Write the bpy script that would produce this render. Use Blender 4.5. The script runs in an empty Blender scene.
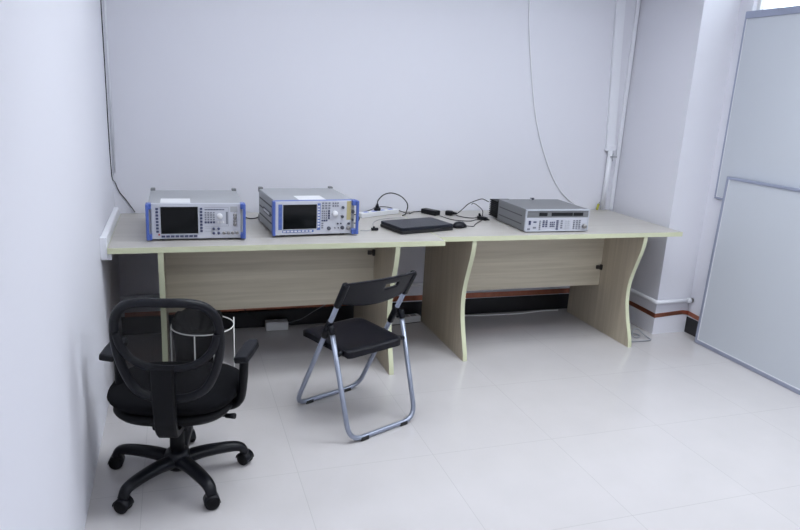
import bpy, bmesh, math, random
from mathutils import Vector, Matrix
random.seed(7)
PI = math.pi
sc = bpy.context.scene
COL = sc.collection


# ------------------------------------------------------------------ materials
def mat(name, col, rough=0.5, metal=0.0, spec=0.5, bump=0.0, bscale=200.0, var=0.0, vscale=8.0):
    m = bpy.data.materials.new(name)
    m.use_nodes = True
    nt = m.node_tree
    b = nt.nodes['Principled BSDF']
    b.inputs['Base Color'].default_value = (*col, 1)
    b.inputs['Roughness'].default_value = rough
    b.inputs['Metallic'].default_value = metal
    b.inputs['Specular IOR Level'].default_value = spec
    if bump or var:
        tc = nt.nodes.new('ShaderNodeTexCoord')
    if var:
        n = nt.nodes.new('ShaderNodeTexNoise')
        n.inputs['Scale'].default_value = vscale
        n.inputs['Detail'].default_value = 4
        nt.links.new(tc.outputs['Object'], n.inputs['Vector'])
        mx = nt.nodes.new('ShaderNodeMix')
        mx.data_type = 'RGBA'
        mx.inputs['A'].default_value = (*[max(0, c * (1 - var)) for c in col], 1)
        mx.inputs['B'].default_value = (*[min(1, c * (1 + var)) for c in col], 1)
        nt.links.new(n.outputs['Fac'], mx.inputs['Factor'])
        nt.links.new(mx.outputs['Result'], b.inputs['Base Color'])
    if bump:
        n2 = nt.nodes.new('ShaderNodeTexNoise')
        n2.inputs['Scale'].default_value = bscale
        n2.inputs['Detail'].default_value = 3
        nt.links.new(tc.outputs['Object'], n2.inputs['Vector'])
        bp = nt.nodes.new('ShaderNodeBump')
        bp.inputs['Strength'].default_value = bump
        bp.inputs['Distance'].default_value = 0.002
        nt.links.new(n2.outputs['Fac'], bp.inputs['Height'])
        nt.links.new(bp.outputs['Normal'], b.inputs['Normal'])
    return m


def wood_mat(name, c1, c2, rough, along):
    """pale wood grain running along one local axis"""
    m = bpy.data.materials.new(name)
    m.use_nodes = True
    nt = m.node_tree
    b = nt.nodes['Principled BSDF']
    b.inputs['Roughness'].default_value = rough
    tc = nt.nodes.new('ShaderNodeTexCoord')
    mp = nt.nodes.new('ShaderNodeMapping')
    s = [38.0, 38.0, 38.0]
    s['xyz'.index(along)] = 1.3
    mp.inputs['Scale'].default_value = s
    n = nt.nodes.new('ShaderNodeTexNoise')
    n.inputs['Scale'].default_value = 1.0
    n.inputs['Detail'].default_value = 5
    n.inputs['Roughness'].default_value = 0.6
    n.inputs['Distortion'].default_value = 0.35
    rp = nt.nodes.new('ShaderNodeValToRGB')
    rp.color_ramp.elements[0].position = 0.32
    rp.color_ramp.elements[0].color = (*c2, 1)
    rp.color_ramp.elements[1].position = 0.66
    rp.color_ramp.elements[1].color = (*c1, 1)
    nt.links.new(tc.outputs['Object'], mp.inputs['Vector'])
    nt.links.new(mp.outputs['Vector'], n.inputs['Vector'])
    nt.links.new(n.outputs['Fac'], rp.inputs['Fac'])
    nt.links.new(rp.outputs['Color'], b.inputs['Base Color'])
    return m


def tile_mat():
    m = bpy.data.materials.new('floor_tile')
    m.use_nodes = True
    nt = m.node_tree
    b = nt.nodes['Principled BSDF']
    b.inputs['Roughness'].default_value = 0.16
    b.inputs['Specular IOR Level'].default_value = 0.5
    tc = nt.nodes.new('ShaderNodeTexCoord')
    mp = nt.nodes.new('ShaderNodeMapping')
    T = 0.585
    mp.inputs['Location'].default_value = (-0.765 / T, 1.713 / T, 0)
    mp.inputs['Scale'].default_value = (1 / T, 1 / T, 1)
    br = nt.nodes.new('ShaderNodeTexBrick')
    br.offset = 0.0
    br.inputs['Scale'].default_value = 1.0
    br.inputs['Brick Width'].default_value = 1.0
    br.inputs['Row Height'].default_value = 1.0
    br.inputs['Mortar Size'].default_value = 0.0028
    br.inputs['Mortar Smooth'].default_value = 0.4
    br.inputs['Color1'].default_value = (0.525, 0.505, 0.512, 1)
    br.inputs['Color2'].default_value = (0.533, 0.513, 0.520, 1)
    br.inputs['Mortar'].default_value = (0.44, 0.425, 0.43, 1)
    nt.links.new(tc.outputs['Object'], mp.inputs['Vector'])
    nt.links.new(mp.outputs['Vector'], br.inputs['Vector'])
    n = nt.nodes.new('ShaderNodeTexNoise')
    n.inputs['Scale'].default_value = 5.0
    n.inputs['Detail'].default_value = 6
    nt.links.new(tc.outputs['Object'], n.inputs['Vector'])
    mx = nt.nodes.new('ShaderNodeMix')
    mx.data_type = 'RGBA'
    mx.blend_type = 'MULTIPLY'
    mx.inputs['Factor'].default_value = 0.10
    nt.links.new(br.outputs['Color'], mx.inputs['A'])
    nt.links.new(n.outputs['Fac'], mx.inputs['B'])
    nt.links.new(mx.outputs['Result'], b.inputs['Base Color'])
    return m


def mesh_fabric(name, col, open_):
    """woven netting: black threads with open holes between them"""
    m = bpy.data.materials.new(name)
    m.use_nodes = True
    nt = m.node_tree
    b = nt.nodes['Principled BSDF']
    b.inputs['Base Color'].default_value = (*col, 1)
    b.inputs['Roughness'].default_value = 0.8
    b.inputs['Alpha'].default_value = 1 - open_
    return m


M = {}
M['wall'] = mat('wall_paint', (0.765, 0.765, 0.825), 0.75, spec=0.25, bump=0.08, bscale=90, var=0.012, vscale=1.2)
M['ceiling'] = mat('ceiling_paint', (0.78, 0.79, 0.81), 0.85, spec=0.2, bump=0.05)
M['floor'] = tile_mat()
M['base'] = mat('black_skirting_tile', (0.010, 0.010, 0.012), 0.3, var=0.3)
M['wood'] = wood_mat('ash_laminate_top', (0.475, 0.452, 0.425), (0.415, 0.395, 0.37), 0.38, 'x')
M['woodx'] = wood_mat('ash_laminate_panel', (0.63, 0.575, 0.455), (0.51, 0.46, 0.35), 0.5, 'x')
M['woodz'] = wood_mat('ash_laminate_side', (0.52, 0.455, 0.355), (0.42, 0.365, 0.275), 0.5, 'z')
M['edge'] = mat('pale_green_edging', (0.63, 0.65, 0.45), 0.45, var=0.05)
M['bracket'] = mat('dark_bracket', (0.03, 0.025, 0.022), 0.5)
M['blk'] = mat('black_plastic', (0.0040, 0.0045, 0.0075), 0.36, spec=0.26, bump=0.15, bscale=400)
M['blk2'] = mat('matte_black_plastic', (0.0030, 0.0032, 0.0045), 0.5, spec=0.18, bump=0.2, bscale=300)
M['seatfab'] = mat('black_seat_fabric', (0.0035, 0.0036, 0.005), 0.9, spec=0.12, bump=0.5, bscale=600)
M['seatpl'] = mat('folding_chair_plastic', (0.0045, 0.0045, 0.0085), 0.42, spec=0.22, bump=0.2, bscale=500)
M['net'] = mesh_fabric('black_netting', (0.0025, 0.0025, 0.003), 0.45)
M['tube'] = mat('grey_painted_tube', (0.30, 0.33, 0.41), 0.32, metal=0.55)
M['rubber'] = mat('black_rubber', (0.02, 0.02, 0.02), 0.8)
M['inst'] = mat('grey_instrument_case', (0.40, 0.41, 0.43), 0.5, metal=0.25, var=0.03)
M['instd'] = mat('dark_grey_case', (0.20, 0.205, 0.215), 0.45, metal=0.3, var=0.03)
M['face'] = mat('off_white_panel', (0.54, 0.55, 0.61), 0.45)
M['face2'] = mat('light_grey_panel', (0.50, 0.52, 0.57), 0.45)
M['blue'] = mat('blue_handle', (0.075, 0.13, 0.42), 0.4)
M['blued'] = mat('blue_key_strip', (0.10, 0.16, 0.42), 0.45)
M['screen'] = mat('dark_screen_glass', (0.006, 0.007, 0.008), 0.12)
M['key'] = mat('navy_key', (0.05, 0.06, 0.13), 0.5)
M['keyg'] = mat('grey_key', (0.20, 0.21, 0.25), 0.5)
M['keyw'] = mat('white_key', (0.70, 0.70, 0.73), 0.5)
M['yellow'] = mat('yellowed_label', (0.46, 0.40, 0.21), 0.6)
M['patch'] = mat('white_patch', (0.74, 0.75, 0.77), 0.6)
M['conn'] = mat('steel_connector', (0.35, 0.34, 0.33), 0.3, metal=0.9)
M['red'] = mat('red_key', (0.55, 0.06, 0.06), 0.5)
M['groove'] = mat('case_groove', (0.07, 0.07, 0.075), 0.6)
M['cable'] = mat('black_cable', (0.010, 0.010, 0.012), 0.5)
M['cableg'] = mat('grey_cable', (0.26, 0.27, 0.29), 0.5)
M['cablew'] = mat('white_cable', (0.85, 0.85, 0.86), 0.5)
M['cordw'] = mat('white_cord', (0.86, 0.87, 0.90), 0.5)
M['pvc'] = mat('white_pvc', (0.84, 0.85, 0.90), 0.4)
M['pvcw'] = mat('white_device_plastic', (0.70, 0.71, 0.73), 0.4)
M['socket'] = mat('socket_blue', (0.18, 0.24, 0.60), 0.5)
M['copper'] = mat('copper_tape', (0.42, 0.16, 0.10), 0.33, metal=0.75, bump=0.9, bscale=45, var=0.35, vscale=22)
M['board'] = mat('whiteboard_surface', (0.565, 0.595, 0.645), 0.30, spec=0.4, var=0.01, vscale=2)
M['alu'] = mat('anodised_frame', (0.36, 0.39, 0.50), 0.38, metal=0.45)
M['aluw'] = mat('frame_inner_lip', (0.72, 0.73, 0.77), 0.4)
M['clip'] = mat('frame_clip', (0.06, 0.065, 0.09), 0.5)
M['wire'] = mat('white_coated_wire', (0.70, 0.70, 0.68), 0.4)
M['bag'] = mat('black_bin_bag', (0.003, 0.003, 0.0033), 0.55, spec=0.15, bump=0.3, bscale=25)
M['lap'] = mat('laptop_lid', (0.006, 0.008, 0.016), 0.35, spec=0.3, bump=0.15, bscale=500)
M['lapb'] = mat('laptop_base', (0.010, 0.010, 0.012), 0.5)
M['tag'] = mat('yellow_green_sleeve', (0.42, 0.42, 0.06), 0.5)
M['winframe'] = mat('white_window_frame', (0.78, 0.79, 0.80), 0.4)
gl = bpy.data.materials.new('window_glass')
gl.use_nodes = True
_g = gl.node_tree.nodes['Principled BSDF']
_g.inputs['Transmission Weight'].default_value = 1.0
_g.inputs['Roughness'].default_value = 0.0
_g.inputs['IOR'].default_value = 1.45
M['glass'] = gl


# ------------------------------------------------------------------ mesh building
class MB:
    def __init__(self):
        self.bm = bmesh.new()

    def _merge(self, tmp, m=0, smooth=False, mtx=None):
        if mtx is not None:
            bmesh.ops.transform(tmp, matrix=mtx, verts=tmp.verts)
        for f in tmp.faces:
            f.material_index = m if f.material_index == 0 else f.material_index
            if smooth:
                f.smooth = True
        me = bpy.data.meshes.new('t')
        tmp.to_mesh(me)
        tmp.free()
        self.bm.from_mesh(me)
        bpy.data.meshes.remove(me)

    def box(self, x0, x1, y0, y1, z0, z1, bev=0.0, seg=2, m=0, mtx=None):
        t = bmesh.new()
        bmesh.ops.create_cube(t, size=1.0)
        for v in t.verts:
            v.co = Vector(((x0 + x1) / 2 + v.co.x * (x1 - x0), (y0 + y1) / 2 + v.co.y * (y1 - y0),
                           (z0 + z1) / 2 + v.co.z * (z1 - z0)))
        if bev:
            bmesh.ops.bevel(t, geom=list(t.edges), offset=bev, segments=seg, profile=0.5, affect='EDGES')
        self._merge(t, m, False, mtx)
        return self

    def prism(self, poly, axis, a0, a1, bev=0.0, m=0, mtx=None, smooth=False):
        """extrude a 2-D outline along an axis; outline is in the other two axes, in xyz order"""
        t = bmesh.new()
        ax = 'xyz'.index(axis)
        oth = [i for i in range(3) if i != ax]
        def mk(p, a):
            c = [0, 0, 0]
            c[oth[0]], c[oth[1]], c[ax] = p[0], p[1], a
            return t.verts.new(c)
        lo = [mk(p, a0) for p in poly]
        hi = [mk(p, a1) for p in poly]
        n = len(poly)
        t.faces.new(lo)
        t.faces.new(hi)
        for i in range(n):
            f = t.faces.new((lo[i], lo[(i + 1) % n], hi[(i + 1) % n], hi[i]))
            f.smooth = smooth
        bmesh.ops.recalc_face_normals(t, faces=t.faces)
        if bev:
            ed = [e for e in t.edges if len(e.link_faces) == 2 and e.calc_face_angle(0) > 0.6]
            bmesh.ops.bevel(t, geom=ed, offset=bev, segments=2, profile=0.5, affect='EDGES')
        self._merge(t, m, False, mtx)
        return self

    def tube(self, pts, r, n=10, closed=False, m=0, up=None, rx=None, caps=True):
        """sweep a round (or r x rx elliptical) section along points; r may be a list"""
        pts = [Vector(p) for p in pts]
        N = len(pts)
        t = bmesh.new()
        rings = []
        prev = None
        for i, p in enumerate(pts):
            if closed:
                d = pts[(i + 1) % N] - pts[i - 1]
            else:
                d = pts[min(i + 1, N - 1)] - pts[max(i - 1, 0)]
            d.normalize()
            if up is not None:
                u = Vector(up)
                u = (u - d * u.dot(d)).normalized()
            elif prev is None:
                u = Vector((0, 0, 1)) if abs(d.z) < 0.9 else Vector((0, 1, 0))
                u = (u - d * u.dot(d)).normalized()
            else:
                u = (prev - d * prev.dot(d)).normalized()
            prev = u
            s = d.cross(u)
            ru = r[i] if isinstance(r, (list, tuple)) else r
            rs = ru if rx is None else (rx[i] if isinstance(rx, (list, tuple)) else rx)
            rings.append([t.verts.new(p + u * ru * math.sin(2 * PI * k / n) + s * rs * math.cos(2 * PI * k / n)) for k in range(n)])
        for i in range(N if closed else N - 1):
            a, b = rings[i], rings[(i + 1) % N]
            for k in range(n):
                f = t.faces.new((a[k], a[(k + 1) % n], b[(k + 1) % n], b[k]))
                f.smooth = True
        if not closed and caps:
            t.faces.new(rings[0])
            t.faces.new(rings[-1])
        bmesh.ops.recalc_face_normals(t, faces=t.faces)
        self._merge(t, m)
        return self

    def lathe(self, prof, n=24, m=0, mtx=None):
        """(radius, height) profile about z"""
        t = bmesh.new()
        rings = []
        for (r, z) in prof:
            if r < 1e-6:
                rings.append([t.verts.new((0, 0, z))])
            else:
                rings.append([t.verts.new((r * math.cos(2 * PI * k / n), r * math.sin(2 * PI * k / n), z)) for k in range(n)])
        for a, b in zip(rings[:-1], rings[1:]):
            for k in range(n):
                q = [a[k % len(a)], a[(k + 1) % len(a)], b[(k + 1) % len(b)], b[k % len(b)]]
                q2 = []
                for v in q:
                    if v not in q2:
                        q2.append(v)
                if len(q2) > 2:
                    f = t.faces.new(q2)
                    f.smooth = True
        if len(rings[0]) > 1:
            t.faces.new(rings[0])
        if len(rings[-1]) > 1:
            t.faces.new(rings[-1])
        bmesh.ops.recalc_face_normals(t, faces=t.faces)
        self._merge(t, m, False, mtx)
        return self

    def build(self, name, mats, parent=None, loc=None, rot=None):
        me = bpy.data.meshes.new(name)
        self.bm.to_mesh(me)
        self.bm.free()
        for mm in (mats if isinstance(mats, (list, tuple)) else [mats]):
            me.materials.append(mm)
        o = bpy.data.objects.new(name, me)
        COL.objects.link(o)
        if parent is not None:
            o.parent = parent
        if loc is not None:
            # recentre a top-level mesh on its own base
            me.transform(Matrix.Translation(-Vector(loc)))
            o.location = loc
        if rot is not None:
            o.rotation_euler = rot
        return o


def thing(name, label, cat, loc=(0, 0, 0), rz=0.0, group=None):
    o = bpy.data.objects.new(name, None)
    o.empty_display_size = 0.1
    COL.objects.link(o)
    o.location = loc
    o.rotation_euler = (0, 0, rz)
    tag(o, label, cat, group)
    return o


def tag(o, label, cat, group=None):
    o['label'] = label
    o['category'] = cat
    if group:
        o['group'] = group
    return o


def struct(o):
    o['kind'] = 'structure'
    return o


def smooth_path(pts, k=8, closed=False):
    """Catmull-Rom through the points"""
    P = [Vector(p) for p in pts]
    N = len(P)
    out = []
    seg = N if closed else N - 1
    for i in range(seg):
        if closed:
            p0, p1, p2, p3 = P[i - 1], P[i], P[(i + 1) % N], P[(i + 2) % N]
        else:
            p1, p2 = P[i], P[i + 1]
            p0 = P[i - 1] if i else p1 * 2 - p2
            p3 = P[i + 2] if i + 2 < N else p2 * 2 - p1
        for j in range(k):
            t = j / k
            out.append(0.5 * ((2 * p1) + (p2 - p0) * t + (2 * p0 - 5 * p1 + 4 * p2 - p3) * t * t + (3 * p1 - p0 - 3 * p2 + p3) * t ** 3))
    if not closed:
        out.append(P[-1])
    return out


def fillet(pts, r, k=6):
    """polyline with rounded corners"""
    P = [Vector(p) for p in pts]
    out = [P[0]]
    for i in range(1, len(P) - 1):
        a, b, c = P[i - 1], P[i], P[i + 1]
        da, dc = (a - b), (c - b)
        rr = min(r, da.length * 0.49, dc.length * 0.49)
        s, e = b + da.normalized() * rr, b + dc.normalized() * rr
        for j in range(k + 1):
            t = j / k
            out.append(s * (1 - t) ** 2 + b * 2 * t * (1 - t) + e * t * t)
    out.append(P[-1])
    return out


def rounded_rect(x0, x1, y0, y1, r, k=5):
    o = []
    for cx, cy, a in ((x1 - r, y1 - r, 0), (x0 + r, y1 - r, PI / 2), (x0 + r, y0 + r, PI), (x1 - r, y0 + r, 1.5 * PI)):
        for j in range(k + 1):
            t = a + PI / 2 * j / k
            o.append((cx + r * math.cos(t), cy + r * math.sin(t)))
    return o


RX = Matrix.Rotation(PI / 2, 4, 'X')     # lathe axis z -> -y


def knob_mtx(x, y, z):
    return Matrix.Translation((x, y, z)) @ RX


# ------------------------------------------------------------------ the room
XR, YC, XC, YF, ZC = 3.647, -0.607, 3.375, -7.0, 2.80
struct(MB().box(-0.1, XR + 0.2, YF - 0.1, 0.1, -0.08, 0.0).build('floor', M['floor']))
struct(MB().box(-0.1, XR + 0.2, YF - 0.1, 0.1, ZC, ZC + 0.08).build('ceiling', M['ceiling']))
struct(MB().box(-0.1, XR + 0.2, 0.0, 0.1, 0.0, ZC).build('wall_back', M['wall']))
struct(MB().box(-0.1, 0.0, YF, 0.0, 0.0, ZC).build('wall_left', M['wall']))
struct(MB().box(-0.1, XR + 0.2, YF - 0.1, YF, 0.0, ZC).build('wall_front', M['wall']))
WY0, WY1, WZ0, WZ1 = -2.75, -0.71, 2.00, 2.66           # high window in the right wall
w = MB()
w.box(XR, XR + 0.2, YF, WY0, 0, ZC)
w.box(XR, XR + 0.2, WY1, 0, 0, ZC)
w.box(XR, XR + 0.2, WY0, WY1, 0, WZ0)
w.box(XR, XR + 0.2, WY0, WY1, WZ1, ZC)
struct(w.build('wall_right', M['wall']))
struct(MB().box(XC, XR, YC, 0.0, 0.0, ZC).build('wall_column', M['wall']))
w = MB()
w.box(XR + 0.03, XR + 0.07, WY0, WY1, WZ0, WZ0 + 0.025)
w.box(XR + 0.03, XR + 0.07, WY0, WY1, WZ1 - 0.025, WZ1)
for yy in (WY0, (WY0 + WY1) / 2 - 0.012, WY1 - 0.025):
    w.box(XR + 0.03, XR + 0.07, yy, yy + 0.025, WZ0 + 0.025, WZ1 - 0.025)
win = struct(w.build('window_1', M['winframe']))
MB().box(XR + 0.047, XR + 0.053, WY0 + 0.025, WY1 - 0.025, WZ0 + 0.025, WZ1 - 0.025).build('window_pane', M['glass'], win)

# black tile skirting (back wall and the right wall beyond the column)
struct(MB().box(0.0, XC, -0.0035, 0.0, 0.0, 0.116, 0.001).build('baseboard_back', M['base']))
struct(MB().box(XR - 0.005, XR, -5.0, YC, 0.0, 0.112, 0.001).build('baseboard_right', M['base']))

# copper grounding tape: back wall, round the column, on along the right wall
def strip_mesh(path, h, th):
    """ribbon standing on edge that follows path (x, y, z-centre), thickness towards the room"""
    t = MB()
    for (a, b) in zip(path[:-1], path[1:]):
        a, b = Vector(a), Vector(b)
        d = (b - a)
        n = Vector((d.y, -d.x, 0)).normalized() * th
        v = []
        tm = bmesh.new()
        for p, s in ((a, -1), (b, -1), (b, 1), (a, 1)):
            v.append(tm.verts.new(p + Vector((0, 0, s * h / 2))))
        for p, s in ((a, -1), (b, -1), (b, 1), (a, 1)):
            v.append(tm.verts.new(p + n + Vector((0, 0, s * h / 2))))
        for q in ((0, 1, 2, 3), (4, 5, 6, 7), (0, 1, 5, 4), (1, 2, 6, 5), (2, 3, 7, 6), (3, 0, 4, 7)):
            tm.faces.new([v[i] for i in q])
        bmesh.ops.recalc_face_normals(tm, faces=tm.faces)
        t._merge(tm)
    return t


path = [(0.02, -0.0005, 0.124), (0.8, -0.0005, 0.121), (1.45, -0.0005, 0.130), (1.7, -0.0005, 0.143), (2.6, -0.0005, 0.138), (XC - 0.001, -0.0005, 0.139),
        ]
path2 = [(XC - 0.0005, -0.004, 0.139), (XC - 0.0005, YC + 0.2, 0.137), (XC - 0.0005, YC - 0.003, 0.132)]
path3 = [(XC - 0.003, YC - 0.0005, 0.132), (3.47, YC - 0.0005, 0.138), (3.6, YC - 0.0005, 0.146), (XR - 0.001, YC - 0.0005, 0.138)]
path4 = [(XR - 0.0005, YC - 0.004, 0.138), (XR - 0.0005, YC - 0.10, 0.132), (XR - 0.0005, -2.6, 0.132)]
t = MB()
for p, h in ((path, 0.036), (path2, 0.030), (path3, 0.028), (path4, 0.03)):
    s = strip_mesh(p, h, 0.003)
    me = bpy.data.meshes.new('t')
    s.bm.to_mesh(me)
    t.bm.from_mesh(me)
    bpy.data.meshes.remove(me)
tag(t.build('copper_strip', M['copper']), 'wrinkled copper tape running along the walls just above the black skirting', 'copper strip')

# ------------------------------------------------------------------ desks
DZ, DT = 0.75, 0.027


def desk(x0, x1, yf, yb, panel_l, panel_r, mod_y, mod_z, br_x, br_z, label):
    t = thing('desk', label, 'desk', ((x0 + x1) / 2, (yf + yb) / 2, 0), 0, 'desks along the back wall')
    cx, cy = (x0 + x1) / 2, (yf + yb) / 2
    X0, X1, Y0, Y1 = x0 - cx, x1 - cx, yf - cy, yb - cy
    MB().box(X0 + 0.002, X1 - 0.002, Y0 + 0.002, Y1, DZ - DT + 0.0005, DZ).build('tabletop', M['wood'], t)
    e = MB()
    e.box(X0, X1, Y0 - 0.0005, Y0 + 0.002, DZ - DT, DZ - 0.0005)
    e.box(X0, X0 + 0.002, Y0 + 0.002, Y1, DZ - DT, DZ - 0.0005)
    e.box(X1 - 0.002, X1, Y0 + 0.002, Y1, DZ - DT, DZ - 0.0005)
    e.build('edge_band', M['edge'], t)['label'] = 'pale green edge band'
    # S-curved side panels with green front edging
    zt = DZ - DT
    front = [(Y0 + 0.004, zt), (Y0 + 0.006, zt - 0.035), (Y0 + 0.020, zt - 0.10), (Y0 + 0.052, zt - 0.19), (Y0 + 0.082, zt - 0.28),
             (Y0 + 0.095, zt - 0.36), (Y0 + 0.090, zt - 0.45), (Y0 + 0.066, zt - 0.54), (Y0 + 0.036, zt - 0.62),
             (Y0 + 0.014, zt - 0.68), (Y0 + 0.006, 0.0)]
    fr = [(v.x, v.y) for v in smooth_path([(a, b, 0) for a, b in front], 4)]
    for px in (panel_l - cx, panel_r - cx):
        poly = [(a + 0.003, b) for a, b in fr] + [(Y1 - 0.06, 0.0), (Y1 - 0.06, zt)]
        MB().prism(poly, 'x', px, px + 0.025).build('side_panel', M['woodz'], t)
        band = [(a, b) for a, b in fr] + [(a + 0.003, b) for a, b in reversed(fr)]
        MB().prism(band, 'x', px - 0.0004, px + 0.0254).build('panel_edging', M['edge'], t)['label'] = 'pale green curved edging'
    MB().box(panel_l - cx + 0.0255, panel_r - cx - 0.0005, mod_y - cy, mod_y - cy + 0.018, mod_z, zt).build('modesty_panel', M['woodx'], t)
    for bx in br_x:
        b = MB()
        b.box(bx - cx - 0.018, bx - cx + 0.006, mod_y - cy - 0.014, mod_y - cy, br_z, br_z + 0.025, 0.003)
        b.box(bx - cx + 0.010, bx - cx + 0.024, mod_y - cy - 0.020, mod_y - cy - 0.001, br_z - 0.006, br_z + 0.030, 0.003)
        b.build('corner_bracket', M['bracket'], t)
    return t


desk(0.030, 1.687, -0.889, -0.030, 0.245, 1.412, -0.50, 0.297, (1.388,), 0.588,
     'pale ash left desk holding two blue-handled instruments and the laptop')
desk(1.690, 3.321, -0.796, -0.012, 1.893, 3.042, -0.405, 0.306, (3.018,), 0.420,
     'pale ash right desk holding the dark grey flat instrument')


# ------------------------------------------------------------------ instruments
def marks(parent, name, m, rects, y, parentlabel=None):
    """thin raised rectangles on a front face: (x0, x1, z0, z1)"""
    b = MB()
    for (x0, x1, z0, z1) in rects:
        b.box(x0, x1, y - 0.0008, y + 0.001, z0, z1)
    return b.build(name, m, parent)


def keys(parent, m, rects, y, d=0.003, name='key'):
    for (x0, x1, z0, z1) in rects:
        MB().box(x0, x1, y - d, y + 0.001, z0, z1, 0.0008, 1).build(name, m, parent)


def grid(x0, x1, z0, z1, nx, nz, gx=0.3, gz=0.3):
    o = []
    px, pz = (x1 - x0) / nx, (z1 - z0) / nz
    for j in range(nz):
        for i in range(nx):
            o.append((x0 + px * (i + gx / 2), x0 + px * (i + 1 - gx / 2), z0 + pz * (j + gz / 2), z0 + pz * (j + 1 - gz / 2)))
    return o


def rknob(parent, x, y, z, r, d, m, name='knob'):
    return MB().lathe([(r, 0), (r, d * 0.8), (r * 0.85, d), (0, d)], 18, 0, knob_mtx(x, y, z)).build(name, m, parent)


def connector(parent, x, y, z, r, d=0.012):
    o = MB().lathe([(r * 1.35, 0), (r * 1.35, d * 0.25), (r, d * 0.3), (r, d), (r * 0.55, d), (r * 0.5, d * 0.5), (0, d * 0.5)], 16, 0,
                   knob_mtx(x, y, z)).build('connector', M['conn'], parent)
    return o


def handle(parent, x0, x1, z0, z1, yf, yb, out):
    """open side grip: two arms come forward from the case, a slim bar on the outer side joins them"""
    b = MB()
    b.box(x0, x1, yf + 0.010, yb, z1 - 0.026, z1, 0.003)
    b.box(x0, x1, yf + 0.010, yb, z0, z0 + 0.026, 0.003)
    bx0, bx1 = (x0, x0 + 0.0135) if out < 0 else (x1 - 0.0135, x1)
    b.box(bx0, bx1, yf, yf + 0.018, z0 + 0.001, z1 - 0.001, 0.004)
    return b.build('handle', M['blue'], parent)


def case(parent, W, D, z0, z1, hw, y0, m):
    """sheet-metal box with grooves in both sides"""
    MB().box(hw, W - hw, y0, D, z0, z1, 0.003).build('case', m, parent)
    for k in range(3):
        zz = z0 + (z1 - z0) * (0.25 + 0.25 * k)
        for xx in (hw - 0.0012, W - hw - 0.001):
            MB().box(xx, xx + 0.0022, y0 + 0.05, D - 0.03, zz - 0.004, zz + 0.004).build('side_groove', M['groove'], parent)


# radio tester (left)
W, Dp, Z0, Z1 = 0.462, 0.43, 0.010, 0.182
t = thing('radio_tester', 'grey blue-handled instrument nearest the left wall, rows of small keys beside its black screen',
          'electronic instrument', (0.195, -0.765, DZ), math.radians(-0.3))
case(t, W, Dp, Z0, Z1, 0.010, 0.022, M['inst'])
MB().box(0.024, W - 0.024, 0.004, 0.024, Z0, Z1, 0.002).build('front_panel', M['face'], t)
handle(t, 0.0, 0.025, Z0 - 0.002, Z1 + 0.001, -0.024, 0.04, -1)
handle(t, W - 0.025, W, Z0 - 0.002, Z1 + 0.001, -0.024, 0.04, 1)
for (fx, fy) in ((0.07, 0.05), (W - 0.07, 0.05), (0.07, Dp - 0.05), (W - 0.07, Dp - 0.05)):
    MB().lathe([(0.016, 0), (0.018, 0.003), (0.018, Z0)], 14, 0, Matrix.Translation((fx, fy, 0))).build('foot', M['rubber'], t)
for fx in (0.010, W - 0.034):
    MB().box(fx, fx + 0.024, Dp - 0.02, Dp + 0.012, Z1 - 0.02, Z1 + 0.012, 0.004).build('corner_bumper', M['instd'], t)
    MB().box(fx, fx + 0.024, Dp - 0.02, Dp + 0.012, Z0 - 0.004, Z0 + 0.03, 0.004).build('corner_bumper', M['instd'], t)
MB().box(0.066, 0.204, 0.030, 0.150, Z1 - 0.0002, Z1 + 0.0012).build('top_patch', M['patch'], t)['label'] = 'white patch on top of the case'  # thin white rectangle near the front of the top face
Y = 0.004
MB().box(0.061, 0.242, Y - 0.002, Y + 0.002, 0.030, 0.173, 0.001).build('screen_bezel', M['face2'], t)
MB().box(0.066, 0.237, Y - 0.003, Y + 0.002, 0.036, 0.167).build('screen', M['screen'], t)
keys(t, M['key'], [(0.044, 0.056, 0.042 + 0.0157 * k, 0.0525 + 0.0157 * k) for k in range(8)], Y, name='soft_key')
keys(t, M['key'], [(0.246, 0.258, 0.042 + 0.0157 * k, 0.0525 + 0.0157 * k) for k in range(8)], Y, name='soft_key')
keys(t, M['key'], [(0.067 + 0.0212 * k, 0.084 + 0.0212 * k, 0.0175, 0.0275) for k in range(8)], Y, name='soft_key')
keys(t, M['red'], [(0.053, 0.060, 0.028, 0.036)], Y, name='power_key')
marks(t, 'printed_outline', M['keyg'], [(0.268, 0.380, 0.1630, 0.1640), (0.380, 0.381, 0.07, 0.164), (0.268, 0.381, 0.0700, 0.0710),
                                        (0.268, 0.300, 0.0605, 0.0615), (0.268, 0.300, 0.045, 0.046), (0.300, 0.301, 0.030, 0.0615)], Y)
marks(t, 'printed_lettering', M['key'], [(0.269 + 0.0072 * k, 0.2745 + 0.0072 * k, 0.1500, 0.1550) for k in range(13)], Y)
keys(t, M['keyg'], grid(0.266, 0.318, 0.098, 0.144, 4, 4, 0.4, 0.45), Y)
keys(t, M['key'], grid(0.266, 0.318, 0.083, 0.097, 4, 1, 0.25, 0.3), Y)
rknob(t, 0.339, Y, 0.121, 0.0135, 0.016, M['keyw'], 'tuning_knob')
keys(t, M['keyw'], grid(0.326, 0.362, 0.083, 0.098, 3, 1), Y)
marks(t, 'side_strip', M['keyg'], [(0.3685, 0.378, 0.080, 0.142)], Y)
marks(t, 'speaker_grille', M['inst'], [(0.390, 0.424, 0.140, 0.168)], Y)
for zz in (0.126, 0.111, 0.095, 0.079):
    connector(t, 0.412, Y, zz, 0.0065)
for xx in (0.310, 0.333):
    for zz in (0.058, 0.036):
        rknob(t, xx, Y, zz, 0.0065, 0.009, M['key'], 'button')
for xx in (0.359, 0.380, 0.401, 0.421):
    connector(t, xx, Y, 0.036, 0.0062)

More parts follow.
